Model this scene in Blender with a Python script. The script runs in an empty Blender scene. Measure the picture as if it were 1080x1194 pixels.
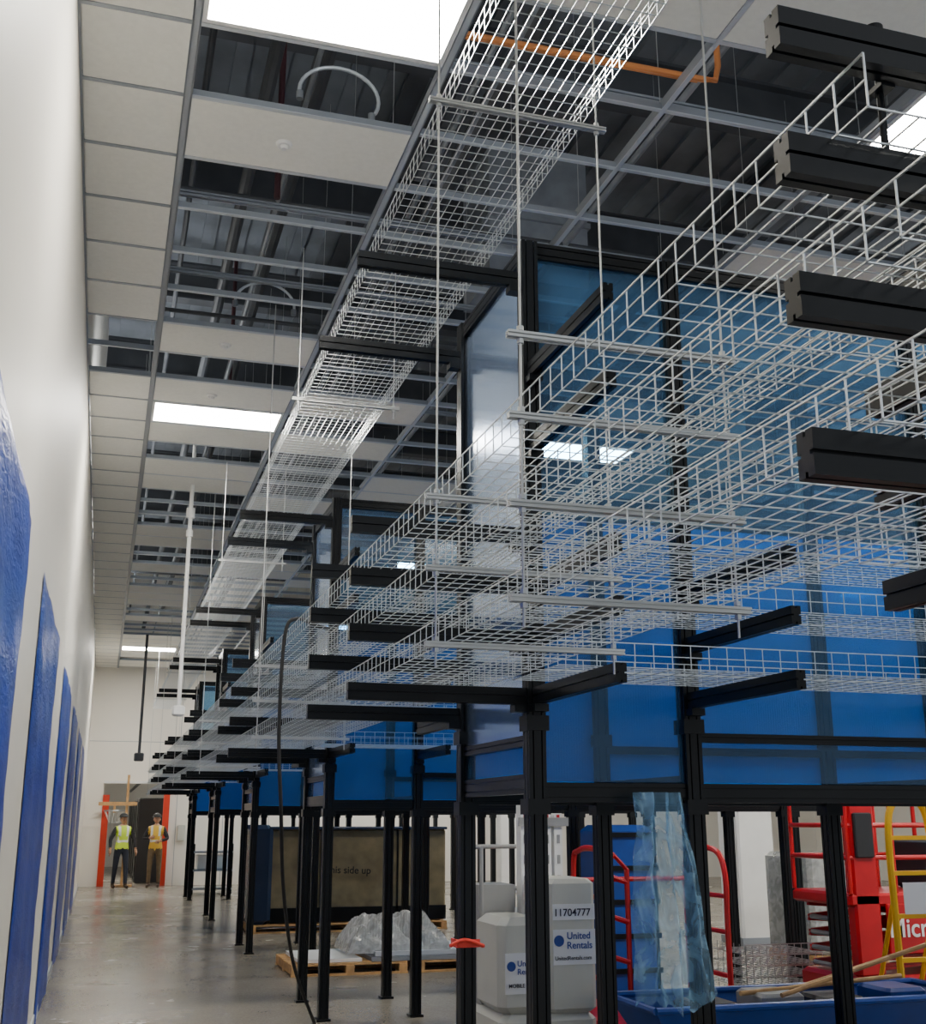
import bpy, bmesh, math, random
from mathutils import Vector, Matrix
random.seed(4)
S=bpy.context.scene
EYE=1.65
# ---------------------------------------------------------------- materials
def mat(name, col, rough=.5, metal=0., noise=0., nscale=5., bump=0., bscale=20., emit=None, es=0., alpha=None, spec=None):
    m=bpy.data.materials.new(name); m.use_nodes=True
    nt=m.node_tree; N=nt.nodes; L=nt.links
    b=N['Principled BSDF']
    b.inputs['Base Color'].default_value=(*col,1); b.inputs['Roughness'].default_value=rough
    b.inputs['Metallic'].default_value=metal
    if spec is not None: b.inputs['Specular IOR Level'].default_value=spec
    tc=N.new('ShaderNodeTexCoord')
    if noise>0:
        n=N.new('ShaderNodeTexNoise'); n.inputs['Scale'].default_value=nscale; n.inputs['Detail'].default_value=6
        L.new(tc.outputs['Object'],n.inputs['Vector'])
        r=N.new('ShaderNodeValToRGB')
        r.color_ramp.elements[0].position=.3; r.color_ramp.elements[1].position=.7
        r.color_ramp.elements[0].color=(*[max(0,c*(1-noise)) for c in col],1)
        r.color_ramp.elements[1].color=(*[min(1,c*(1+noise)) for c in col],1)
        L.new(n.outputs['Fac'],r.inputs['Fac']); L.new(r.outputs['Color'],b.inputs['Base Color'])
    if bump>0:
        n2=N.new('ShaderNodeTexNoise'); n2.inputs['Scale'].default_value=bscale; n2.inputs['Detail'].default_value=4
        L.new(tc.outputs['Object'],n2.inputs['Vector'])
        bp=N.new('ShaderNodeBump'); bp.inputs['Strength'].default_value=bump; bp.inputs['Distance'].default_value=.02
        L.new(n2.outputs['Fac'],bp.inputs['Height']); L.new(bp.outputs['Normal'],b.inputs['Normal'])
    if emit: 
        b.inputs['Emission Color'].default_value=(*emit,1); b.inputs['Emission Strength'].default_value=es
    if alpha is not None: b.inputs['Alpha'].default_value=alpha
    return m
M={}
M['wall']=mat('painted_drywall',(.87,.83,.745),.5,noise=.02,nscale=.6,bump=.03,bscale=60)
M['tile']=mat('ceiling_tile',(.86,.85,.79),.8,noise=.03,nscale=30)
M['grid']=mat('grid_steel',(.33,.36,.40),.4,metal=.5)
M['gridw']=mat('grid_steel_light',(.62,.66,.70),.35,metal=.4)
M['black']=mat('black_anodised',(.0035,.0045,.006),.28,metal=0,noise=.2,nscale=8,spec=.25)
M['wire']=mat('zinc_wire',(.64,.67,.68),.28,metal=.9)
M['rod']=mat('threaded_rod',(.58,.59,.58),.35,metal=.75)
M['deck']=mat('roof_deck',(.17,.185,.21),.8,noise=.25,nscale=1.5)
M['steel']=mat('dark_structural_steel',(.07,.075,.085),.6,noise=.2,nscale=3)
M['duct']=mat('galvanised_duct',(.30,.32,.35),.45,metal=.4,noise=.15)
M['copper']=mat('copper_pipe',(.68,.25,.08),.4,metal=.3)
M['maroon']=mat('maroon_sprinkler_pipe',(.05,.012,.018),.5)
M['white']=mat('white_paint',(.82,.82,.80),.45,noise=.03)
M['red']=mat('red_paint',(.52,.004,.010),.33,noise=.1)
M['redf']=mat('red_door_paint',(.65,.045,.015),.5)
M['yellow']=mat('yellow_paint',(.92,.5,.0),.4)
M['grey']=mat('grey_plastic',(.3,.3,.29),.5,noise=.05)
M['lgrey']=mat('light_grey_enamel',(.60,.60,.53),.4,noise=.03)
M['rubber']=mat('black_rubber',(.012,.012,.012),.7)
M['wood']=mat('pine_wood',(.55,.32,.13),.65,noise=.3,nscale=9)
M['olive']=mat('brown_cardboard',(.19,.155,.085),.6,noise=.3,nscale=4)
M['navy']=mat('navy_wrap',(.012,.025,.06),.22,bump=.4,bscale=6)
M['hivis']=mat('hivis_yellow',(.62,.8,.05),.6)
M['silver']=mat('reflective_tape',(.8,.8,.8),.3)
M['orange']=mat('orange_vest',(.80,.50,.06),.6)
M['jean']=mat('dark_denim',(.02,.024,.04),.8,noise=.2,nscale=12)
M['khaki']=mat('khaki_cloth',(.16,.11,.06),.8,noise=.2,nscale=12)
M['shirt']=mat('dark_shirt',(.02,.02,.025),.8)
M['skin']=mat('skin',(.5,.27,.17),.55)
M['hair']=mat('brown_hair',(.05,.03,.02),.7)
M['boot']=mat('boot_leather',(.06,.035,.02),.6)
M['bluep']=mat('blue_painted_steel',(.006,.05,.28),.4,noise=.15)
M['label']=mat('label_white',(.85,.85,.85),.5)
M['ink']=mat('label_ink',(.02,.02,.04),.5)
M['inkblue']=mat('label_ink_blue',(.02,.06,.3),.5)
M['tape']=mat('red_tape',(.8,.05,.03),.5)
M['dark']=mat('rack_black',(.02,.022,.025),.5)
M['lamp']=mat('luminous_diffuser',(.9,.9,.9),.5,emit=(1,.96,.88),es=76)

def m_floor():
    m=bpy.data.materials.new('polished_concrete'); m.use_nodes=True
    nt=m.node_tree;N=nt.nodes;L=nt.links;b=N['Principled BSDF']
    tc=N.new('ShaderNodeTexCoord')
    a=N.new('ShaderNodeTexNoise');a.inputs['Scale'].default_value=.7;a.inputs['Detail'].default_value=9;a.inputs['Roughness'].default_value=.6
    L.new(tc.outputs['Object'],a.inputs['Vector'])
    r=N.new('ShaderNodeValToRGB');r.color_ramp.elements[0].position=.2;r.color_ramp.elements[1].position=.85
    r.color_ramp.elements[0].color=(.235,.21,.17,1);r.color_ramp.elements[1].color=(.36,.33,.275,1)
    L.new(a.outputs['Fac'],r.inputs['Fac'])
    v=N.new('ShaderNodeTexVoronoi');v.inputs['Scale'].default_value=70;L.new(tc.outputs['Object'],v.inputs['Vector'])
    bw=N.new('ShaderNodeRGBToBW');L.new(v.outputs['Color'],bw.inputs[0])
    mx=N.new('ShaderNodeMix');mx.data_type='RGBA';mx.blend_type='MULTIPLY';mx.inputs[0].default_value=.3
    L.new(r.outputs['Color'],mx.inputs[6]);L.new(bw.outputs[0],mx.inputs[7]);L.new(mx.outputs[2],b.inputs['Base Color'])
    r2=N.new('ShaderNodeMapRange');r2.inputs[3].default_value=.17;r2.inputs[4].default_value=.34
    L.new(a.outputs['Fac'],r2.inputs[0]);L.new(r2.outputs[0],b.inputs['Roughness'])
    return m
M['floor']=m_floor()

def m_panel(name,base,tint,trans,rough,ribs=.25,crinkle=0,metal=0,coat=.5,translucent=0):
    m=bpy.data.materials.new(name); m.use_nodes=True
    nt=m.node_tree;N=nt.nodes;L=nt.links;b=N['Principled BSDF'];out=N['Material Output']
    b.inputs['Base Color'].default_value=(*base,1);b.inputs['Roughness'].default_value=rough;b.inputs['Metallic'].default_value=metal
    b.inputs['Coat Weight'].default_value=coat;b.inputs['Coat Roughness'].default_value=.1
    tc=N.new('ShaderNodeTexCoord')
    bp=N.new('ShaderNodeBump')
    if crinkle:
        w=N.new('ShaderNodeTexNoise');w.inputs['Scale'].default_value=crinkle;w.inputs['Detail'].default_value=6;w.inputs['Distortion'].default_value=1.
        L.new(tc.outputs['Object'],w.inputs['Vector']);L.new(w.outputs['Fac'],bp.inputs['Height'])
        bp.inputs['Strength'].default_value=.8;bp.inputs['Distance'].default_value=.02
        mr=N.new('ShaderNodeMapRange');mr.inputs[1].default_value=.35;mr.inputs[2].default_value=.65;mr.inputs[3].default_value=min(1,trans+.15);mr.inputs[4].default_value=max(0,trans-.25)
        L.new(w.outputs['Fac'],mr.inputs[0])
    else:
        sx=N.new('ShaderNodeSeparateXYZ');L.new(tc.outputs['Object'],sx.inputs[0])
        ad=N.new('ShaderNodeMath');ad.operation='ADD';L.new(sx.outputs[0],ad.inputs[0]);L.new(sx.outputs[1],ad.inputs[1])
        mu=N.new('ShaderNodeMath');mu.operation='MULTIPLY';mu.inputs[1].default_value=2*math.pi/.016;L.new(ad.outputs[0],mu.inputs[0])
        si=N.new('ShaderNodeMath');si.operation='SINE';L.new(mu.outputs[0],si.inputs[0]);L.new(si.outputs[0],bp.inputs['Height'])
        bp.inputs['Strength'].default_value=ribs;bp.inputs['Distance'].default_value=.002
    L.new(bp.outputs['Normal'],b.inputs['Normal'])
    src=b
    if translucent:
        tl=N.new('ShaderNodeBsdfTranslucent');tl.inputs[0].default_value=(*base,1)
        m2=N.new('ShaderNodeMixShader');m2.inputs[0].default_value=translucent
        L.new(b.outputs[0],m2.inputs[1]);L.new(tl.outputs[0],m2.inputs[2]);src=m2
    t=N.new('ShaderNodeBsdfTransparent');t.inputs[0].default_value=(*tint,1)
    mx=N.new('ShaderNodeMixShader');mx.inputs[0].default_value=trans
    if crinkle: L.new(mr.outputs[0],mx.inputs[0])
    L.new(src.outputs[0],mx.inputs[1]);L.new(t.outputs[0],mx.inputs[2]);L.new(mx.outputs[0],out.inputs[0])
    return m
M['poly']=m_panel('twinwall_polycarbonate',(.05,.13,.25),(.52,.78,.96),.64,.2)
M['polys']=m_panel('twinwall_polycarbonate_side',(.34,.48,.72),(.5,.72,.95),.22,.15,ribs=.10,metal=.8,coat=1)
M['blue']=m_panel('blue_film_sheet',(.0,.42,.98),(.0,.55,1.),.12,.35,translucent=.4)
M['plastic']=m_panel('blue_clear_plastic_film',(.35,.62,.85),(.80,.92,1.),.66,.1,crinkle=8)
M['wrap']=m_panel('clear_stretch_wrap',(.42,.43,.42),(.9,.9,.9),.35,.15,crinkle=8)

def m_tarp():
    m=bpy.data.materials.new('blue_woven_tarp'); m.use_nodes=True
    nt=m.node_tree;N=nt.nodes;L=nt.links;b=N['Principled BSDF']
    tc=N.new('ShaderNodeTexCoord')
    n=N.new('ShaderNodeTexNoise');n.inputs['Scale'].default_value=2.2;n.inputs['Detail'].default_value=3
    mp=N.new('ShaderNodeMapping');mp.inputs['Scale'].default_value=(1,1,3.);L.new(tc.outputs['Object'],mp.inputs[0]);L.new(mp.outputs[0],n.inputs['Vector'])
    r=N.new('ShaderNodeValToRGB');r.color_ramp.elements[0].position=.25;r.color_ramp.elements[1].position=.8
    r.color_ramp.elements[0].color=(.0,.022,.27,1);r.color_ramp.elements[1].color=(.0,.05,.45,1)
    L.new(n.outputs['Fac'],r.inputs['Fac']);L.new(r.outputs[0],b.inputs['Base Color'])
    b.inputs['Roughness'].default_value=.36
    w=N.new('ShaderNodeTexNoise');w.inputs['Scale'].default_value=11;w.inputs['Detail'].default_value=2;w.inputs['Distortion'].default_value=.6;L.new(mp.outputs[0],w.inputs['Vector'])
    bp=N.new('ShaderNodeBump');bp.inputs['Strength'].default_value=.35;bp.inputs['Distance'].default_value=.02
    L.new(w.outputs['Fac'],bp.inputs['Height']);L.new(bp.outputs['Normal'],b.inputs['Normal'])
    return m
M['tarp']=m_tarp()

# ---------------------------------------------------------------- mesh builder
def frame(d,up=Vector((0,0,1))):
    d=d.normalized()
    if abs(d.dot(up))>.99: up=Vector((0,1,0))
    s=d.cross(up).normalized(); u=s.cross(d).normalized()
    return s,u
class MB:
    def __init__(s): s.v=[];s.f=[];s.m=[];s.mats=[]
    def mi(s,k):
        if k not in s.mats: s.mats.append(k)
        return s.mats.index(k)
    def add(s,vs,fs,k):
        o=len(s.v); s.v+= [tuple(x) for x in vs]; i=s.mi(k)
        for f in fs: s.f.append(tuple(o+a for a in f)); s.m.append(i)
    def box(s,x0,x1,y0,y1,z0,z1,k):
        vs=[(x,y,z) for z in (z0,z1) for y in (y0,y1) for x in (x0,x1)]
        s.add(vs,[(0,2,3,1),(4,5,7,6),(0,1,5,4),(2,6,7,3),(0,4,6,2),(1,3,7,5)],k)
    def cbox(s,x0,x1,y0,y1,z0,z1,k,c=.02):
        c=min(c,(x1-x0)*.3,(y1-y0)*.3,(z1-z0)*.3)
        def ring(z,i): 
            a,b,cc,d=x0+i,x1-i,y0+i,y1-i
            return [(a+c,cc,z),(b-c,cc,z),(b,cc+c,z),(b,d-c,z),(b-c,d,z),(a+c,d,z),(a,d-c,z),(a,cc+c,z)]
        vs=ring(z0,c)+ring(z0+c,0)+ring(z1-c,0)+ring(z1,c)
        fs=[tuple(reversed(range(8))),tuple(range(24,32))]
        for r in range(3):
            for j in range(8):
                a=r*8+j;b=r*8+(j+1)%8; fs.append((a,b,b+8,a+8))
        s.add(vs,fs,k)
    def bar(s,p,q,r,k,n=4,r2=None):
        p=Vector(p);q=Vector(q);d=q-p
        if d.length<1e-6:return
        a,b=frame(d); r2=r if r2 is None else r2
        vs=[];off=math.pi/4 if n==4 else 0
        for (c,rr) in ((p,r),(q,r2)):
            for i in range(n):
                t=off+2*math.pi*i/n; vs.append(c+a*math.cos(t)*rr+b*math.sin(t)*rr)
        fs=[(i,(i+1)%n,n+(i+1)%n,n+i) for i in range(n)]+[tuple(reversed(range(n))),tuple(range(n,2*n))]
        s.add(vs,fs,k)
    def path(s,pts,r,k,n=8):
        pts=[Vector(p) for p in pts]
        rings=[];pa=None
        for i,p in enumerate(pts):
            d=(pts[min(i+1,len(pts)-1)]-pts[max(i-1,0)]).normalized()
            if pa is None: a,b=frame(d)
            else:
                a=(pa-d*pa.dot(d)).normalized(); b=d.cross(a)
            pa=a
            rings.append([p+a*math.cos(2*math.pi*j/n)*r+b*math.sin(2*math.pi*j/n)*r for j in range(n)])
        vs=[v for R in rings for v in R];fs=[]
        for i in range(len(pts)-1):
            for j in range(n):
                fs.append((i*n+j,i*n+(j+1)%n,(i+1)*n+(j+1)%n,(i+1)*n+j))
        fs+=[tuple(reversed(range(n))),tuple(range((len(pts)-1)*n,len(pts)*n))]
        s.add(vs,fs,k)
    def prof(s,p,q,w,h,k,nw=1,nh=1,g=.009,dp=.012,up=(0,0,1)):
        """T-slot aluminium extrusion from p to q; w across, h along up."""
        p=Vector(p);q=Vector(q);a,b=frame(q-p,Vector(up))
        def side(L_,n):
            pts=[]
            for i in range(n):
                c=-L_/2+L_*(i+.5)/n
                pts+=[(c-g/2,0),(c-g/2,dp),(c+g/2,dp),(c+g/2,0)]
            return pts
        poly=[]
        poly.append((-w/2,-h/2)); poly+=[(t,-h/2+d_) for t,d_ in side(w,nw)]
        poly.append((w/2,-h/2)); poly+=[(w/2-d_,t) for t,d_ in side(h,nh)]
        poly.append((w/2,h/2)); poly+=[(-t,h/2-d_) for t,d_ in side(w,nw)]
        poly.append((-w/2,h/2)); poly+=[(-w/2+d_,-t) for t,d_ in side(h,nh)]
        n=len(poly); vs=[c+a*x+b*y for c in (p,q) for x,y in poly]
        fs=[(i,(i+1)%n,n+(i+1)%n,n+i) for i in range(n)]+[tuple(reversed(range(n))),tuple(range(n,2*n))]
        s.add(vs,fs,k)
    def disc(s,c,ax,r,t,k,n=24):
        c=Vector(c);ax=Vector(ax).normalized(); s.bar(c-ax*t/2,c+ax*t/2,r,k,n=n)
    def obj(s,name,parent=None,smooth=False):
        me=bpy.data.meshes.new(name); me.from_pydata(s.v,[],s.f); 
        for k in s.mats: me.materials.append(M[k])
        me.polygons.foreach_set('material_index',s.m)
        if smooth: me.polygons.foreach_set('use_smooth',[True]*len(s.f))
        me.update(); o=bpy.data.objects.new(name,me); S.collection.objects.link(o)
        bm=bmesh.new();bm.from_mesh(me);bmesh.ops.recalc_face_normals(bm,faces=bm.faces);bm.to_mesh(me);bm.free()
        if parent: o.parent=parent
        return o
def empty(name,loc=(0,0,0)):
    o=bpy.data.objects.new(name,None);S.collection.objects.link(o);o.location=loc;o.empty_display_size=.2;return o
def text(name,body,loc,rot,size,k,parent=None):
    c=bpy.data.curves.new(name,'FONT');c.body=body;c.size=size;c.extrude=.001;c.offset=size*.012
    o=bpy.data.objects.new(name,c);S.collection.objects.link(o);o.location=loc;o.rotation_euler=rot
    c.materials.append(M[k]); 
    if parent:o.parent=parent
    return o

# ---------------------------------------------------------------- room shell
WX=-.40; CZ=EYE+3.87; FY=32.; RX=21.; TOPZ=8.6; BY=-1.5
b=MB(); b.box(WX-.15,RX+.15,BY,46,-.1,0,'floor'); b.obj('floor')
b=MB(); b.box(WX-.15,WX,BY,46,0,TOPZ,'wall'); b.obj('wall_left')
b=MB(); b.box(RX,RX+.15,BY,FY,0,TOPZ,'wall'); b.obj('wall_right')
b=MB()
DX0,DX1,DZ=.05,1.72,2.6
b.box(WX,DX0,FY,FY+.2,0,TOPZ,'wall');b.box(DX1,RX,FY,FY+.2,0,TOPZ,'wall');b.box(DX0,DX1,FY,FY+.2,DZ,TOPZ,'wall')
b.obj('wall_far')
b=MB()
for x in (1.9,3.1,4.3): b.box(x,x+.012,FY-.004,FY,0,CZ,'grid')
b.box(WX+.01,4.4,FY-.005,FY,3.6,3.612,'grid'); b.obj('trim_1')
b=MB(); b.box(DX0,DX0+.16,FY-.05,FY+.18,0,DZ-.35,'redf');b.box(DX1-.15,DX1,FY-.05,FY+.18,0,DZ-.06,'redf')
b.box(DX0,DX1,FY-.03,FY+.18,DZ-.06,DZ,'white');b.obj('door_1')
b=MB(); b.box(WX-.15,RX+.15,BY,FY+.2,TOPZ,TOPZ+.15,'deck')
for i in range(60):
    x=WX+i*.36; b.box(x,x+.16,BY,FY,TOPZ-.05,TOPZ,'deck')
b.obj('roof_deck')
b=MB(); b.box(WX,6,45,45.15,0,4,'wall'); b.obj('wall_beyond')
b=MB(); b.box(WX,6,FY+.2,45,4,4.1,'tile'); b.box(.3,1.5,35,35.6,3.96,3.99,'lamp'); b.obj('ceiling_beyond')
b=MB()
for i in range(6):
    y=33.5+i*1.8
    b.cbox(1.0,2.4,y,y+1.2,.0,2.2,'dark'); b.box(.98,1.0,y+.1,y+1.1,.15,2.1,'black')
b.prof((.98,33,2.6),(.98,44,2.6),.06,.06,'black')
b.obj('server_rack_row')
b=MB(); b.box(WX,WX+.012,BY,FY,0,.1,'gridw'); b.obj('baseboard_left')

# ---------------------------------------------------------------- ceiling grid
XL=[WX,.17,1.47,2.75,4.03,5.31,6.59,7.87,9.15,10.43,11.71,13]
MOD=.63; Y0=5.17
def YK(k): return Y0+MOD*k
K0,K1=-9,42
lamps={1:[-1,9,36],4:[-1,9,19,29,39],6:[1],7:[-1,9,19,29,39],10:[-1,9,19,29]}  # the band with a lone panel is added to light the blue sheets
openk={0:{6,7},1:set()}
pan1={-8,-7,-6,-5,-4,-3,-2,1,6,8,10,12,13,17,18,21,24,25,26,29,33,34,35,37,38,40,41}
rnd=random.Random(11)
g=MB(); t=MB()
for i,x in enumerate(XL):
    w=.02 if i in(1,2) else .014
    g.box(x-w,x+w,BY,FY,CZ-.006,CZ+.0,'gridw' if i in(2,3) else 'grid'); g.box(x-.006,x+.006,BY,FY,CZ,CZ+.07,'grid')
    if i in (1,2): g.box(x-w-.004,x-w+.004,BY,FY,CZ-.006,CZ+.05,'grid');g.box(x+w-.004,x+w+.004,BY,FY,CZ-.006,CZ+.05,'grid')
for i in range(len(XL)-1):
    x0,x1=XL[i],XL[i+1]
    for k in range(K0,K1+1):
        y=YK(k)
        if y>FY: continue
        g.box(x0,x1,y-.014,y+.014,CZ-.004,CZ+.002,'gridw' if i else 'grid'); g.box(x0,x1,y-.004,y+.004,CZ,CZ+.045,'grid')
        if k in lamps.get(i,[]): continue
        if i==0: on=k not in openk[0]
        elif i==1: on=k in pan1
        elif i==2: on=(k<-1) or k in (8,10,14,20,21,27,28)
        elif i==3: on=(k<-1) or k in (12,13,22)
        else: on=rnd.random()<(.85 if k<-2 else .3)
        if on: t.cbox(x0+.016,x1-.016,y+.016,min(y+MOD-.016,FY-.01),CZ-.002,CZ+.018,'tile',c=.004)
g.obj('ceiling_grid'); t.obj('ceiling')
for i,ks in lamps.items():
    for k in ks:
        x0,x1=XL[i]+.02,XL[i+1]-.02; y0=YK(k)+.02;y1=YK(k+1)-.02
        if y1>FY: continue
        e=MB(); e.box(x0,x1,y0,y1,CZ+.03,CZ+.09,'white')
        for (a,bb,c,d) in((x0,x0+.03,y0,y1),(x1-.03,x1,y0,y1),(x0+.03,x1-.03,y0,y0+.03),(x0+.03,x1-.03,y1-.03,y1)): e.box(a,bb,c,d,CZ-.004,CZ+.03,'white')
        e.box(x0+.03,x1-.03,y0+.03,y1-.03,CZ-.002,CZ+.012,'lamp')
        e.obj('ceiling_light_panel')
for (x,k) in ((.75,1),(.72,6),(.72,8)):
    e=MB(); y=YK(k)+.32; e.bar((x,y,CZ-.003),(x,y,CZ-.02),.05,'white',n=20,r2=.04); e.bar((x,y,CZ-.02),(x,y,CZ-.04),.025,'white',n=16,r2=.018); e.obj('smoke_detector')
# added fill lights, hidden above the ceiling tiles, to brighten the plenum
def plenum_fill(x,y,tilt,pw,z=CZ+.16):
    l=bpy.data.lights.new('plenum_fill_light','AREA'); l.shape='RECTANGLE'; l.size=.4;l.size_y=2.2;l.energy=pw;l.color=(.9,.95,1)
    o=bpy.data.objects.new('plenum_fill_light',l);S.collection.objects.link(o);o.location=(x,y,z);o.rotation_euler=(0,math.pi+tilt,0)
for y in (3.5,12.6,16.5,21,27): plenum_fill(-.12,y,-.35,46)
plenum_fill(2.2,2.2,.0,110)
for y in (1.,6,12,18,24): plenum_fill(12.3,y,.35,160)

# ---------------------------------------------------------------- plenum
b=MB()
for y in [3,5.6,8.2,10.8,13.4,16,18.6,21.2,23.8,26.4,29]:
    b.box(WX+.02,RX-.02,y-.09,y+.09,7.75,7.78,'steel');b.box(WX+.02,RX-.02,y-.012,y+.012,7.78,8.2,'steel');b.box(WX+.02,RX-.02,y-.09,y+.09,8.2,8.23,'steel')
for x in [2.3,6.4,10.5,14.6]:
    b.box(x-.1,x+.1,BY,FY-.02,8.23,8.26,'steel');b.box(x-.015,x+.015,BY,FY-.02,8.26,8.5,'steel')
b.obj('roof_steelwork')
b=MB()
for (x,z,r,k) in ((.75,6.6,.05,'steel'),(1.2,7.2,.08,'steel'),(2.0,6.3,.02,'duct'),(2.12,6.3,.02,'duct'),(2.45,6.9,.09,'steel'),(5,6.5,.05,'steel'),(5.2,6.5,.03,'duct'),(.35,6.9,.025,'steel'),(.95,6.2,.018,'duct'),(3.3,6.2,.025,'duct')):
    b.bar((x,BY+.1,z),(x,FY-.1,z),r,k,n=10)
b.bar((1.3,4.99,CZ+.10),(2.9,4.97,CZ+.10),.018,'copper',n=8); b.bar((1.3,5.05,CZ+.13),(2.9,5.03,CZ+.13),.012,'copper',n=8)
b.path([(2.9,4.97,CZ+.10),(2.98,4.97,CZ+.11),(3.0,4.97,CZ+.2),(3.0,4.97,CZ+1.2)],.018,'copper')
for y in (6.7,8.0,9.9,12.3,14.8,18,22): b.bar((WX+.1,y,6.1+.1*math.sin(y)),(8,y,6.1+.1*math.sin(y)),.02,'steel',n=8)
for (x,y) in ((.85,7.2),(1.0,12)): b.bar((x,y,CZ+.25),(x,y,7.7),.022,'maroon',n=10)
b.box(2.95,3.9,8.9,9.7,6.3,7.6,'duct'); b.box(2.93,3.92,8.87,9.73,6.9,6.95,'duct')
b.obj('plenum_pipework')
b=MB()
for k in range(-4,42,2):
    for x in XL[1:7]:
        xx=x+rnd.uniform(-.02,.02);yy=YK(k)+rnd.uniform(-.05,.05)
        b.bar((x,yy,CZ+.05),(xx,yy,7.76),.0025,'rod',n=4)
b.obj('ceiling_hanger_wires')
b=MB()
for y in (5.5,7.4,8.6,11.2,13.8,16.4,19): b.prof((.1,y,CZ+.3),(6.5,y,CZ+.3),.04,.04,'grid')
b.obj('strut_channel_rails')
def hoop(cx,cy,cz,r,a0,a1,k='white'):
    pts=[(cx+r*math.cos(a0+(a1-a0)*i/20),cy,cz+r*.8*math.sin(a0+(a1-a0)*i/20)) for i in range(21)]
    b=MB();b.path(pts,.012,k,n=8);b.disc(pts[0],(0,0,1),.022,.05,'duct',n=12);b.disc(pts[-1],(0,0,1),.022,.05,'duct',n=12);b.obj('flexible_conduit')
hoop(1.02,9.15,CZ+.35,.25,-.2,math.pi+.1,'gridw'); hoop(1.05,6.0,CZ+.3,.24,-.6,math.pi+.2,'gridw'); hoop(.9,14.2,CZ+.3,.25,0,math.pi,'gridw')

# ---------------------------------------------------------------- containment pods
LV=[EYE+.56,EYE+.83,EYE+1.09,EYE+1.34]; UP=EYE+2.71
PX=[1.93,2.74,4.24,5.03,6.5,7.3]; PW=.085
TOP=EYE+2.93
AW,AH=.045,.078
def arm(m,p,d,L_=.9):
    p=Vector(p);d=Vector(d); s=p+d*(PW/2); m.prof(s,p+d*L_,AW,AH,'black',nw=1,nh=1,g=.007,dp=.01)
    c=s+d*.03; m.box(c.x-.035,c.x+.035,c.y-.035,c.y+.035,c.z-.075,c.z-.04,'black')
pods=[5.2+5.25*i for i in range(5)]
def pod(yf,near=False):
    E=empty('containment_frame',(0,0,0)); yb=yf+1.1
    m=MB(); pa=MB(); 
    ys=(yb,) if near else (yf,yb)
    for y in ys:
        for x in PX:
            m.prof((x,y,.02),(x,y,TOP),PW,PW,'black',nw=2,nh=2,g=.007,up=(0,1,0))
            m.box(x-.06,x+.06,y-.06,y+.06,0,.02,'black')
            for zz in (EYE+.02,EYE+.4): m.box(x-.055,x+.055,y-.055,y+.055,zz,zz+.07,'black')
        for a,c in zip(PX[:-1],PX[1:]):
            for z in (EYE+.12,TOP-.045): m.prof((a+PW/2,y,z),(c-PW/2,y,z),.05,.09,'black',nh=2,g=.006)
            if a>2.7: m.prof((a+PW/2,y,EYE+.385),(c-PW/2,y,EYE+.385),.05,.045,'black')
    if not near:
        for x in PX:
            for z in (EYE+.16,TOP-.045): m.prof((x,yf+PW/2,z),(x,yb-PW/2,z),.05,.09,'black',nh=2,g=.006)
        m.prof((PX[0],yf+PW/2,EYE+.36),(PX[0],yb-PW/2,EYE+.36),.05,.05,'black')
        for a,c in zip(PX[:-1],PX[1:]):
            pa.box(a+PW/2,c-PW/2,yf-.004,yf+.004,EYE+.17,TOP-.09,'poly')
            pa.box(a+PW/2,c-PW/2,yb-.001,yb+.001,EYE+.17,EYE+1.75,'blue')
        pa.box(PX[0]-.004,PX[0]+.004,yf+PW/2,yb-PW/2,EYE+.39,TOP-.09,'polys')
        pa.box(PX[0]-.004,PX[0]+.004,yf+PW/2,yb-PW/2,EYE+.21,EYE+.335,'poly')
        pa.obj('polycarbonate_panels',E)
    for y in ys:
        for z in LV: arm(m,(PX[0],y,z),(-1,0,0))
        arm(m,(PX[0],y,UP),(-1,0,0))
    for x in PX:
        for z in (LV[:3]):
            if not near: arm(m,(x,yf,z),(0,-1,0),1.0)
            arm(m,(x,yb,z),(0,1,0),1.0)
    if not near:
        for z in (EYE+1.8,EYE+2.2): arm(m,(PX[0],yf,z),(0,-1,0),1.0)
    else:
        arm(m,(PX[0],yb,LV[3]),(0,1,0),1.0)
        m.bar((1.28,yb+.045,LV[2]+.04),(1.28,yb+.045,LV[3]+.09),.007,'black',n=8); m.disc((1.28,yb+.045,LV[3]+.085),(0,0,1),.018,.02,'black')
        m.box(1.265,1.295,yb+.02,yb+.06,LV[3]-.045,LV[3]-.035,'black')
    m.obj('aluminium_extrusions',E)
    return E
pod(.42,near=True)
for y in pods: pod(y)

# ---------------------------------------------------------------- wire basket trays
def tray(axis,a0,a1,c0,c1,z,h=.1,step=.085,cs=.05,name='wire_basket_tray',r=.0021):
    m=MB(); z=z+AH/2+r
    P=(lambda a,c,zz:(c,a,zz)) if axis=='Y' else (lambda a,c,zz:(a,c,zz))
    nc=max(2,round((c1-c0)/cs))
    for i in range(nc+1):
        c=c0+(c1-c0)*i/nc; m.bar(P(a0,c,z),P(a1,c,z),r,'wire')
    for c in (c0,c1):
        for hh in (h*.5,h): m.bar(P(a0,c,z+hh),P(a1,c,z+hh),r*(1.25 if hh==h else 1),'wire')
    na=round((a1-a0)/step)
    for i in range(na+1):
        a=a0+(a1-a0)*i/na
        m.bar(P(a,c0,z-r),P(a,c1,z-r),r,'wire')
        for c in (c0,c1): m.bar(P(a,c,z-r),P(a,c,z+h),r,'wire')
    return m.obj(name)
TX0,TX1=1.12,1.68
tray('Y',1.4,31.2,TX0,TX1,LV[2]); tray('Y',1.1,31.2,TX0,TX1,LV[1]); tray('Y',1.1,31.2,TX0,TX1,LV[0]); tray('Y',.6,31.2,TX0,TX1,UP,step=.064,cs=.043)
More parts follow.
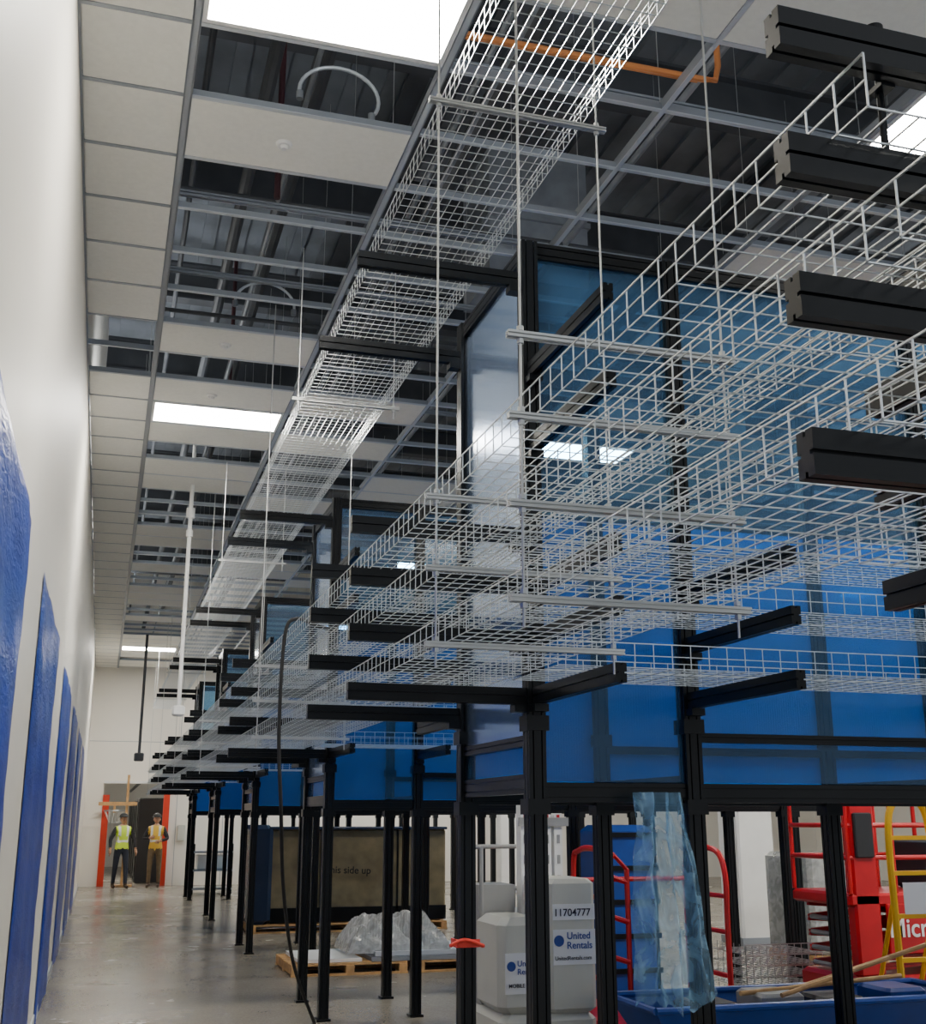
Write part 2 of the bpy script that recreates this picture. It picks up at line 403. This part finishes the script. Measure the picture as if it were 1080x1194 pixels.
for i,yf in enumerate(pods[:4]):
    for z in LV[:3 if i<1 else 2]: tray('X',1.72,7.6,yf-.85,yf-.3,z)
for z in LV[:3]: tray('X',1.72,5.2,1.75,2.35,z)
tray('X',1.72,7.6,pods[0]+1.1+.3,pods[0]+1.1+.85,LV[0])

def trapeze(y,x0,x1,levels,zt):
    m=MB()
    for x in (x0,x1): m.bar((x,y,min(levels)-.08),(x,y,zt),.0042,'rod',n=6)
    for z in levels:
        m.prof((x0-.04,y,z+.0),(x1+.04,y,z+.0),.026,.02,'rod',g=.005,dp=.006)
        for x in (x0,x1): m.disc((x,y,z-.02),(0,0,1),.011,.014,'rod',n=6); m.disc((x,y,z+.02),(0,0,1),.011,.014,'rod',n=6)
    m.obj('trapeze_hanger')
trapeze(2.95,1.07,1.73,[l+.025 for l in LV],CZ+1.8)
trapeze(3.85,1.07,1.74,[l+.025 for l in LV[:3]]+[UP+.025],CZ-.6)
for i in range(5):
    y=pods[i]+2.15; trapeze(y,1.07,1.73,[UP+.025],CZ-.02)
    trapeze(y+1.45,1.07,1.73,[l+.025 for l in LV[:3]],CZ+.2)

b=MB(); b.bar((.77,13.7,CZ+.5),(.77,13.7,EYE+1.25),.024,'white',n=12); b.cbox(.70,.84,13.64,13.76,EYE+1.13,EYE+1.25,'white'); b.disc((.77,13.7,CZ-.35),(0,0,1),.05,.12,'white',n=12)
b.disc((.77,13.7,CZ-.6),(0,0,1),.04,.08,'white',n=12); b.obj('hanging_drop_pole')
b=MB(); b.bar((.7,25.9,CZ-.0),(.7,25.9,EYE+1.35),.03,'steel',n=10); b.cbox(.6,.8,25.8,26,EYE+1.18,EYE+1.35,'steel'); b.obj('hanging_drop_pole')

def bez(pts,n=12):
    out=[];P=[Vector(p) for p in pts];P=[P[0]]+P+[P[-1]]
    for i in range(1,len(P)-2):
        for j in range(n):
            t=j/n;a,b_,c,d=P[i-1],P[i],P[i+1],P[i+2]
            out.append(.5*((2*b_)+(-a+c)*t+(2*a-5*b_+4*c-d)*t*t+(-a+3*b_-3*c+d)*t**3))
    out.append(P[-2]);return out
b=MB(); b.path(bez([(1.42,7.5,2.86),(1.30,7.5,2.87),(1.14,7.52,2.92),(1.07,7.53,2.80),(1.06,7.55,2.2),(1.1,7.6,1.7),(1.18,7.9,1.2),(1.34,8.4,.7),(1.6,9.1,.25),(1.78,9.8,.03),(1.8,10.2,.015)]),.012,'rubber'); b.obj('black_cable')

# ---------------------------------------------------------------- tarps
def tarp(y0,y1,zt):
    L_=y1-y0;nx=int(L_*14)+2;nz=60; rr=random.Random(int(y0*10)); ph=rr.uniform(0,6)
    vs=[];fs=[]
    for j in range(nz+1):
        for i in range(nx+1):
            y=y0+L_*i/nx; z=.02+(zt-.02)*j/nz
            x=WX+.018+.005*math.sin(y*7+ph+z*.8)+.004*math.sin(z*5+y*2+ph)+.0015*math.sin(z*23+y*11)
            if i in(0,nx) or j==nz: x=WX+.006
            vs.append((x,y+.006*math.sin(z*5+ph),z+ (.015*math.sin(y*5+ph) if j==nz else 0)))
    for j in range(nz):
        for i in range(nx):
            a=j*(nx+1)+i;fs.append((a,a+1,a+nx+2,a+nx+1))
    m=MB();m.add(vs,fs,'tarp');m.obj('blue_tarp',smooth=True)
for (a,c) in ((1.2,5.4),(6.7,9.2),(10.8,13.2),(14.6,17),(18.6,21),(22.6,25)): tarp(a,c,EYE+1.32)

# ---------------------------------------------------------------- columns
for (x,y) in ((8.7,15),(9.3,27),(16,15)):
    b=MB(); b.cbox(x-.28,x+.28,y-.28,y+.28,0,8.2,'white',c=.03); b.box(x-.3,x+.3,y-.3,y+.3,0,.1,'grid'); b.obj('building_column')

# ---------------------------------------------------------------- crate, pallets
def pallet(m,x0,x1,y0,y1,z=0):
    for y in (y0+.03,(y0+y1)/2,y1-.03): m.box(x0,x1,y-.04,y+.04,z,z+.02,'wood')
    for i in range(3):
        x=x0+.05+(x1-x0-.1)*i/2; m.box(x-.045,x+.045,y0,y1,z+.02,z+.1,'wood')
    n=max(3,int((y1-y0)/.14))
    for i in range(n):
        y=y0+(y1-y0)*(i+.5)/n; m.box(x0,x1,y-.05,y+.05,z+.1,z+.12,'wood')
E=empty('wrapped_equipment_crate'); m=MB()
pallet(m,2.25,5.3,18.3,19.5); m.cbox(2.5,5.3,18.4,19.4,.14,1.50,'olive',c=.03)
m.cbox(2.2,2.56,18.33,19.47,.12,1.56,'navy',c=.06)
for x in (3.3,4.5): m.box(x,x+.03,18.385,19.41,.13,1.51,'black')
m.box(2.56,5.3,18.385,18.4,.14,.35,'black'); m.cbox(2.3,5.32,18.37,19.43,1.49,1.53,'navy',c=.01)
m.obj('crate_body',E); text('stencil_1','this side up',(3.4,18.38,.85),(math.pi/2,.03,0),.15,'rubber',E)
def heap(x0,x1,y0,y1,z0,h,k,seed,parent=None,name='plastic_sheeting_pile'):
    rr=random.Random(seed);n=44;ps=[(rr.uniform(0,6),rr.uniform(4,22),rr.uniform(4,22)) for _ in range(7)]
    vs=[];fs=[]
    for j in range(n+1):
        for i in range(n+1):
            u=i/n;v=j/n;e=min(1,5*min(u,1-u,v,1-v))
            w=sum(abs(math.sin(p+u*a+v*c)) for p,a,c in ps)/7
            vs.append((x0+(x1-x0)*u,y0+(y1-y0)*v,z0+h*(e**.6)*(.1+.9*w)))
    for j in range(n):
        for i in range(n): a=j*(n+1)+i;fs.append((a,a+1,a+n+2,a+n+1))
    m=MB();m.add(vs,fs,k);return m.obj(name,parent)
E=empty('loaded_pallet'); m=MB()
pallet(m,2.1,3.4,13.3,14.5);pallet(m,3.5,4.9,13.3,14.5)
m.box(3.0,4.85,13.35,14.45,.125,.17,'grid');m.box(3.05,4.8,13.4,14.4,.175,.22,'gridw');m.box(2.2,2.9,13.4,14.4,.125,.16,'white')
m.obj('pallet_stack',E); heap(2.75,3.95,13.45,14.3,.2,.46,'wrap',5,E,'plastic_sheeting')
E=empty('flat_steel_stack'); m=MB(); pallet(m,5.5,7.2,17.0,18.1)
for i in range(4): m.box(5.55,7.15,17.05,18.05,.125+i*.05,.165+i*.05,'grid' if i%2 else 'gridw')
m.obj('steel_sheets',E)

# ---------------------------------------------------------------- mast lift (white/grey)
E=empty('personnel_mast_lift'); m=MB(); x0,x1,y0,y1=2.56,3.24,7.6,8.6
m.cbox(x0,x1,y0,y1,.12,.42,'lgrey',c=.04)
m.cbox(x0+.0,x1-.36,y0+.02,y0+.55,.42,1.02,'lgrey',c=.05)
m.cbox(x1-.34,x1,y0+.0,y0+.5,.42,1.26,'lgrey',c=.03)
m.box(x0+.03,x0+.3,y0+.55,y0+.9,.42,1.2,'grey')
for x in (x0+.03,x1-.03):
    for y in (y0+.18,y1-.18): m.disc((x,y,.13),(1,0,0),.13,.07,'rubber'); m.disc((x,y,.13),(1,0,0),.07,.08,'grey')
for i in range(4):
    x=x1-.34+i*.085; m.box(x,x+.06,y0+.52,y0+.62,.3,1.78-.03*i,'white')
    for j in range(9): m.box(x+.02,x+.04,y0+.512,y0+.52,.5+j*.14,.56+j*.14,'red' if j%4==0 else 'grey')
m.box(x1-.36,x1+.02,y0+.5,y0+.52,1.6,1.66,'grey')
for z in (1.15,1.45):
    m.path([(x0+.05,y1-.45,z),(x0+.05,y1,z),(x1-.05,y1,z),(x1-.05,y1-.45,z)],.016,'grey')
for (x,y) in ((x0+.05,y1-.45),(x0+.05,y1),(x1-.05,y1),(x1-.05,y1-.45)): m.bar((x,y,.42),(x,y,1.45),.016,'grey',n=8)
m.box(x1-.31,x1-.01,y0-.004,y0,1.0,1.1,'label'); m.box(x1-.31,x1-.01,y0-.004,y0,.72,.94,'label'); m.box(x0+.04,x0+.28,y0+.012,y0+.02,.55,.8,'label')
m.disc((x1-.27,y0-.006,.87),(0,1,0),.035,.006,'inkblue'); m.disc((x0+.08,y0+.01,.72),(0,1,0),.03,.006,'inkblue')
m.obj('lift_body',E); R=(math.pi/2,0,0)
text('fleet_number','11704777',(x1-.305,y0-.006,1.025),R,.066,'ink',E)
text('rental_label_1','United',(x1-.215,y0-.006,.88),R,.062,'inkblue',E);text('rental_label_2','Rentals',(x1-.215,y0-.006,.82),R,.062,'inkblue',E)
text('rental_label_3','UnitedRentals.com',(x1-.30,y0-.006,.75),R,.034,'ink',E)
text('rental_label_4','United',(x0+.12,y0+.008,.72),R,.05,'inkblue',E);text('rental_label_5','Rentals',(x0+.12,y0+.008,.67),R,.05,'inkblue',E);text('rental_label_6','MOBILE MINI',(x0+.06,y0+.008,.59),R,.033,'ink',E)

# ---------------------------------------------------------------- red rail cart
E=empty('red_platform_cart'); m=MB(); x0,x1,y0,y1=3.5,4.45,8.0,9.2
m.box(x0,x1,y0,y1,.2,.26,'red')
for x in (x0,x1):
    m.path(bez([(x,y0,.22),(x,y0,.9),(x,y0,1.25),(x,y0+.12,1.42),(x,y0+.5,1.42),(x,y0+.62,1.25),(x,y0+.62,.22)],6),.022,'red')
    for z in (.55,.85,1.1): m.bar((x,y0,z),(x,y0+.62,z),.018,'red',n=8)
for i in range(4): m.bar((x0,y0,.45+i*.27),(x0+.16,y0,.4+i*.27),.018,'red',n=8)
m.path([(x0+.16,y0,.25),(x0+.16,y0,1.3),(x0+.06,y0,1.4),(x0,y0,1.3)],.02,'red')
m.bar((x0,y0+.62,1.2),(x1,y0+.62,1.2),.018,'red',n=8)
for x in (x0+.08,x1-.08):
    for y in (y0+.1,y1-.1): m.disc((x,y,.1),(1,0,0),.1,.05,'rubber'); m.box(x-.035,x+.035,y-.03,y+.03,.12,.2,'grey')
m.obj('cart_frame',E)
m=MB(); m.cbox(4.05,4.55,9.35,9.85,0,1.6,'bluep',c=.05); 
for i in range(6): m.box(4.03,4.57,9.33,9.35,.15+i*.27,.19+i*.27,'black')
m.obj('blue_tool_cabinet')

# ---------------------------------------------------------------- red scissor lift
E=empty('scissor_lift'); m=MB(); x0,x1,y0,y1=5.72,7.4,8.3,9.1
m.cbox(x0,x1,y0,y1,.14,.46,'red',c=.03)
for x in (x0+.22,x1-.22):
    for y in (y0,y1): m.disc((x,y,.17),(0,1,0),.17,.1,'rubber'); m.disc((x,y,.17),(0,1,0),.09,.12,'white')
z=.5
for i in range(4):
    for y in (y0+.1,y1-.1):
        m.prof((x0+.08,y,z),(x1-.1,y,z+.11),.035,.05,'red'); m.prof((x0+.08,y+.04,z+.11),(x1-.1,y+.04,z),.035,.05,'red')
    m.bar((x0+.08,y0+.1,z),(x0+.08,y1-.1,z),.02,'grey',n=8);z+=.12
m.cbox(x0-.02,x1+.02,y0-.02,y1+.02,.98,1.08,'red',c=.02)
for y in (y0,y1):
    for zz in (1.35,1.6,1.86): m.bar((x0,y,zz),(x1,y,zz),.019,'red',n=8)
    for i in range(5): x=x0+(x1-x0)*i/4; m.bar((x,y,1.08),(x,y,1.86),.019,'red',n=8)
for x in (x0,x1):
    for zz in (1.35,1.6,1.86): m.bar((x,y0,zz),(x,y1,zz),.019,'red',n=8)
m.cbox(x0+.02,x0+.26,y0-.02,y0+.1,.46,1.86,'red',c=.02); m.cbox(x0+.05,x0+.22,y0-.05,y0-.01,1.35,1.7,'dark',c=.01)
m.cbox(x0+.3,x1,y0-.03,y0+.0,.62,1.0,'red',c=.01)
m.cbox(x0+.9,x0+1.3,y0+.1,y1-.1,1.08,1.5,'dark',c=.04)
m.obj('lift_frame',E); text('lift_label','Micro19',(x0+.3,y0-.035,.75),R,.2,'label',E)
m=MB(); x0,x1,y=5.60,5.96,7.6
yy,h=y,1.82
m.path(bez([(x0,yy,0),(x0,yy,.8),(x0,yy,h-.28),(x0+.06,yy,h-.06),(x0+.18,yy,h),(x1-.06,yy,h-.06),(x1,yy,h-.28),(x1,yy,.8),(x1,yy,0)],6),.026,'yellow')
for z in (.35,.65,.95,1.25,1.5): m.box(x0,x1,y-.025,y+.025,z,z+.03,'yellow')
for x in (x0,x1):
    m.bar((x,y,1.1),(x,y+.45,0),.018,'yellow',n=8)
m.box(x0+.06,x1-.06,y-.035,y-.03,.98,1.2,'label')
m.obj('yellow_step_ladder')

# wrapped boxes, mesh bundle
E=empty('wrapped_carton_pallet'); m=MB(); pallet(m,8.0,9.0,12.4,13.4); 
for a in range(2):
    for c in range(3): m.cbox(8.03+a*.48,8.5+a*.48,12.45,13.35,.13+c*.36,.48+c*.36,'white',c=.02)
m.obj('cartons',E); m=MB(); m.cbox(8.0,9.02,12.4,13.4,.12,1.26,'wrap',c=.05); m.obj('stretch_wrap',E)
m=MB(); X0=5.5
for l in range(5):
    z=.14+l*.09
    for i in range(12): m.bar((X0+i*.07,9.6,z),(X0+i*.07,10.2,z),.004,'wire'); 
    for i in range(7): m.bar((X0,9.6+i*.1,z),(X0+.77,9.6+i*.1,z),.004,'wire'); m.bar((X0,9.6+i*.1,z),(X0,9.6+i*.1,z+.08),.004,'wire')
    for i in range(12): m.bar((X0+i*.07,9.6,z),(X0+i*.07,9.6,z+.08),.004,'wire')
    m.bar((X0,9.6,z+.08),(X0+.77,9.6,z+.08),.005,'wire')
pallet(m,X0-.05,X0+.85,9.55,10.25)
m.obj('wire_tray_stack')

# blue trolley with broom handles
E=empty('blue_utility_trolley'); m=MB(); x0,x1,y0,y1=3.2,5.5,6.65,7.35
zt=.56
vs=[(x0,y0,zt),(x1,y0,zt),(x1,y1,zt),(x0,y1,zt),(x0+.12,y0+.08,zt-.2),(x1-.12,y0+.08,zt-.2),(x1-.12,y1-.08,zt-.2),(x0+.12,y1-.08,zt-.2)]
m.add(vs,[(4,5,6,7),(0,1,5,4),(1,2,6,5),(2,3,7,6),(3,0,4,7)],'bluep')
for a,c in (((x0,y0),(x1,y0)),((x1,y0),(x1,y1)),((x1,y1),(x0,y1)),((x0,y1),(x0,y0))): m.bar((*a,zt),(*c,zt),.022,'bluep',n=8)
for x in (x0+.2,x1-.2):
    for y in (y0+.12,y1-.12): m.bar((x,y,.12),(x,y,zt-.18),.02,'rubber',n=8); m.disc((x,y,.06),(0,1,0),.06,.04,'rubber')
m.box(x0+.2,x1-.2,y0+.12,y1-.12,.2,.23,'bluep')
for i in range(4): m.cbox(x0+.35+i*.45,x0+.65+i*.45,y0+.15,y1-.2,zt-.19,zt-.0+.04*(i%2),('dark','grey','dark','bluep')[i],c=.02)
m.obj('trolley_body',E)
m=MB()
m.bar((4.1,6.75,.60),(5.4,7.0,.84),.015,'wood',n=8); m.bar((4.4,7.1,.58),(5.5,6.8,.92),.015,'wood',n=8); m.bar((3.9,6.9,.6),(5.3,7.2,.62),.015,'wood',n=8)
m.obj('broom_handles',E)

def drape(x0,x1,y,zt,zb,name):
    nu,nv=60,70;vs=[];fs=[]
    for j in range(nv+1):
        t=j/nv;z=zt+(zb-zt)*t
        for i in range(nu+1):
            u=i/nu; sp=.62+.45*t**1.2
            x=(x0+x1)/2-.04+.06*t+(u-.5)*(x1-x0)*sp+.008*math.sin(t*9+u*4)
            yy=y+.028*math.sin(u*19+t*1.5)+.016*math.sin(u*41+t*3)+.008*math.sin(t*24+u*16)+.005*math.sin(u*70-t*20)
            vs.append((x,yy,z+.03*math.sin(u*8)*t+.015*math.sin(u*33)*t))
    for j in range(nv):
        for i in range(nu): a=j*(nu+1)+i;fs.append((a,a+1,a+nu+2,a+nu+1))
    m=MB();m.add(vs,fs,'plastic');return m.obj(name,smooth=True)
drape(2.33,2.72,5.05,EYE+.12,.84,'hanging_plastic_sheet')
m=MB(); y=5.2+1.1
m.path(bez([(1.82,y-.06,1.0),(1.9,y-.07,1.03),(2.0,y-.06,1.0),(2.02,y,.99)]),.010,'tape'); m.box(1.87,1.99,y-.058,y-.05,.99,1.03,'tape'); m.box(1.86,1.875,y-.05,y+.05,.99,1.03,'tape'); m.obj('red_marking_tape')

# wooden hoop stand near doorway
m=MB(); yb=31.72
m.box(.62,.68,yb,yb+.06,0,2.75,'wood'); m.box(-.05,.9,yb-.05,yb,1.98,2.07,'wood'); m.box(.4,.9,yb-.1,yb+.2,0,.05,'wood')
pts=[(.35+.25*math.cos(a),yb-.25+.2*math.sin(a),1.85) for a in [2*math.pi*i/20 for i in range(21)]]
m.path(pts,.015,'grid')
for i in range(12):
    a=2*math.pi*i/12; m.bar((.35+.25*math.cos(a),yb-.25+.2*math.sin(a),1.85),(.35+.12*math.cos(a+.4),yb-.25+.1*math.sin(a+.4),1.55),.006,'white')
m.box(.32,.38,yb-.08,yb-.02,1.8,2.0,'wood')
m.obj('wooden_hoop_stand')
m=MB(); m.cbox(1.95,2.15,FY-.1,FY-.004,1.1,1.5,'lgrey'); m.obj('wall_control_box')
m=MB()
for z in (.1,.5,.9): m.box(2.1,3.0,28,28.8,z,z+.04,'grid')
for x in (2.12,2.98):
    for y in (28.02,28.78): m.bar((x,y,.0),(x,y,1.1),.02,'black',n=6)
m.cbox(2.2,2.9,28.1,28.7,.54,.85,'white');m.obj('shelf_trolley')

# ---------------------------------------------------------------- people
def skinmesh(verts,edges,radii,root=0,sub=2):
    me=bpy.data.meshes.new('tmp');me.from_pydata(verts,edges,[]);o=bpy.data.objects.new('tmp',me);S.collection.objects.link(o)
    md=o.modifiers.new('s','SKIN');
    lay=me.skin_vertices[0].data if len(me.skin_vertices) else None
    if lay is None:
        bpy.context.view_layer.objects.active=o
        bm=bmesh.new();bm.from_mesh(me);bm.verts.layers.skin.verify();bm.to_mesh(me);bm.free();lay=me.skin_vertices[0].data
    for i,r in enumerate(radii):
        lay[i].radius=r if isinstance(r,tuple) else (r,r); lay[i].use_root=(i==root)
    md.use_smooth_shade=True
    sb=o.modifiers.new('d','SUBSURF');sb.levels=sub;sb.render_levels=sub
    dg=bpy.context.evaluated_depsgraph_get();ev=o.evaluated_get(dg);m2=ev.to_mesh()
    V=[tuple(v.co) for v in m2.vertices];F=[tuple(p.vertices) for p in m2.polygons];ev.to_mesh_clear()
    bpy.data.objects.remove(o);return V,F
def worker(loc,yaw,pants,vest,sleeve,lh,rh,lfoot=(.1,.0),rfoot=(-.1,.0),hat='label'):
    m=MB()
    le=Vector((.30,-.02,1.16)) if lh is None else lh[0]; lw=Vector((.32,-.10,.92)) if lh is None else lh[1]
    re=Vector((-.30,-.02,1.16)) if rh is None else rh[0]; rw=Vector((-.32,-.10,.92)) if rh is None else rh[1]
    lx,ly=lfoot; rx,ry=rfoot
    V=[(0,0,.96),(0,0,1.1),(0,0,1.28),(0,.0,1.42),(0,.0,1.50),(0,-.01,1.56),
       (.17,0,1.41),tuple(le),tuple(lw),(-.17,0,1.41),tuple(re),tuple(rw),
       (.10,0,.90),(lx*.95,ly*.5-.02,.50),(lx,ly,.12),(-.10,0,.90),(rx*.95,ry*.5-.02,.50),(rx,ry,.12),
       (lx,ly+.0,.05),(lx+.01,ly-.17,.04),(rx,ry,.05),(rx-.01,ry-.17,.04)]
    Ed=[(0,1),(1,2),(2,3),(3,4),(4,5),(3,6),(6,7),(7,8),(3,9),(9,10),(10,11),(0,12),(12,13),(13,14),(0,15),(15,16),(16,17),(14,18),(18,19),(17,20),(20,21)]
    Rd=[(.16,.12),(.15,.11),(.175,.125),(.13,.10),.06,.055,(.075,.075),.048,.035,(.075,.075),.048,.035,.095,.066,.05,.095,.066,.05,(.05,.045),(.045,.035),(.05,.045),(.045,.035)]
    vs,fs=skinmesh(V,Ed,Rd)
    def part(f):
        c=sum((Vector(vs[i]) for i in f),Vector())/len(f)
        if c.z<.13: return 'boot'
        near_leg = c.z<.93 and abs(c.x)<.24
        for (A,B,kk) in ((le,lw,'arm'),(re,rw,'arm')):
            t=max(0,min(1,(c-A).dot(B-A)/(B-A).length_squared)); 
            if (c-(A+(B-A)*t)).length<.075: return sleeve if t<.85 else 'skin'
        if near_leg: return pants
        if c.z>1.49: return 'skin'
        if abs(c.x)>.19: return sleeve
        if 1.08<c.z<1.13 or (.09<abs(c.x)<.13 and c.z>1.13): return 'silver'
        return vest
    groups={}
    for f in fs: groups.setdefault(part(f),[]).append(f)
    for k,ff in groups.items(): m.add(vs,ff,k)
    def ell(c,r,k,n=16,cut=None):
        vv=[];ff=[]
        for j in range(n//2+1):
            ph=math.pi*j/(n//2)
            for i in range(n):
                th=2*math.pi*i/n; z=math.cos(ph); taper=1-.18*max(0,-z)
                vv.append((c[0]+r[0]*math.sin(ph)*math.cos(th)*taper,c[1]+r[1]*math.sin(ph)*math.sin(th)*taper,c[2]+r[2]*z))
        for j in range(n//2):
            for i in range(n): a=j*n+i;b_=j*n+(i+1)%n;ff.append((a,b_,b_+n,a+n))
        m.add(vv,ff,k)
    ell((0,-.02,1.64),(.078,.098,.118),'skin'); ell((0,.01,1.67),(.083,.092,.10),'hair')
    ell((0,-.12,1.625),(.013,.02,.022),'skin',8)
    for s in (-1,1):
        ell((s*.03,-.108,1.65),(.012,.008,.008),'label',8); ell((s*.03,-.115,1.65),(.005,.003,.006),'ink',8); ell((s*.08,0,1.635),(.012,.02,.032),'skin',8)
    m.box(-.022,.022,-.113,-.105,1.585,1.592,'redf')
    vv=[];ff=[];n=20
    for j in range(6):
        ph=math.pi/2*j/5
        for i in range(n):
            th=2*math.pi*i/n; vv.append((.105*math.cos(ph)*math.cos(th),-.01+.125*math.cos(ph)*math.sin(th),1.70+.10*math.sin(ph)))
    for j in range(5):
        for i in range(n): a=j*n+i;b_=j*n+(i+1)%n;ff.append((a,b_,b_+n,a+n))
    m.add(vv,ff,hat); m.add([(.125*math.cos(2*math.pi*i/n),-.03+.15*math.sin(2*math.pi*i/n),1.697) for i in range(n)]+[(.1*math.cos(2*math.pi*i/n),-.01+.12*math.sin(2*math.pi*i/n),1.705) for i in range(n)],[(i,(i+1)%n,n+(i+1)%n,n+i) for i in range(n)],hat)
    for (A,B,s) in ((le,lw,1),(re,rw,-1)):
        d=(B-A).normalized(); side=d.cross(Vector((s,0,0))).normalized() if abs(d.x)<.9 else Vector((0,-1,0)); nrm=d.cross(side).normalized()
        m.bar(B,B+d*.05,.03,'skin',n=8,r2=.036); p=B+d*.05; m.bar(p,p+d*.04,.036,'skin',n=8,r2=.034)
        for i in range(4):
            q=p+d*.035+side*((i-1.5)*.019); L1=(.036,.042,.04,.03)[i]
            d2=(d+nrm*.35*s).normalized(); q2=q+d*L1; m.bar(q,q2,.0095,'skin',n=6,r2=.009); m.bar(q2,q2+d2*L1*.9,.009,'skin',n=6,r2=.007)
        q=B+d*.03+side*-.03; q2=q+(d*.7-side*.6).normalized()*.04; m.bar(q,q2,.011,'skin',n=6); m.bar(q2,q2+d*.03,.010,'skin',n=6,r2=.008)
    o=m.obj('construction_worker',smooth=True); o.location=loc; o.rotation_euler=(0,0,yaw); return o
worker((.58,31.0,0),.3,'jean','hivis','shirt',None,None,(.11,-.12),(-.12,.14),hat='dark')
worker((1.40,31.2,0),-.2,'khaki','orange','shirt',(Vector((.30,-.06,1.17)),Vector((.14,-.26,1.12))),(Vector((-.30,-.06,1.17)),Vector((-.08,-.27,1.2))),(.12,.0),(-.12,-.03),hat='dark')

# ---------------------------------------------------------------- world & camera
w=bpy.data.worlds.new('World');S.world=w;w.use_nodes=True
w.node_tree.nodes['Background'].inputs[0].default_value=(.9,.95,1,1);w.node_tree.nodes['Background'].inputs[1].default_value=.9
cam=bpy.data.cameras.new('Camera');co=bpy.data.objects.new('Camera',cam);S.collection.objects.link(co)
co.location=(0,0,EYE);co.rotation_euler=(math.radians(90+14.85),0,math.radians(-16.89))
cam.sensor_fit='HORIZONTAL';cam.sensor_width=36;cam.lens=1350/1080*36;cam.clip_start=.05
S.camera=co
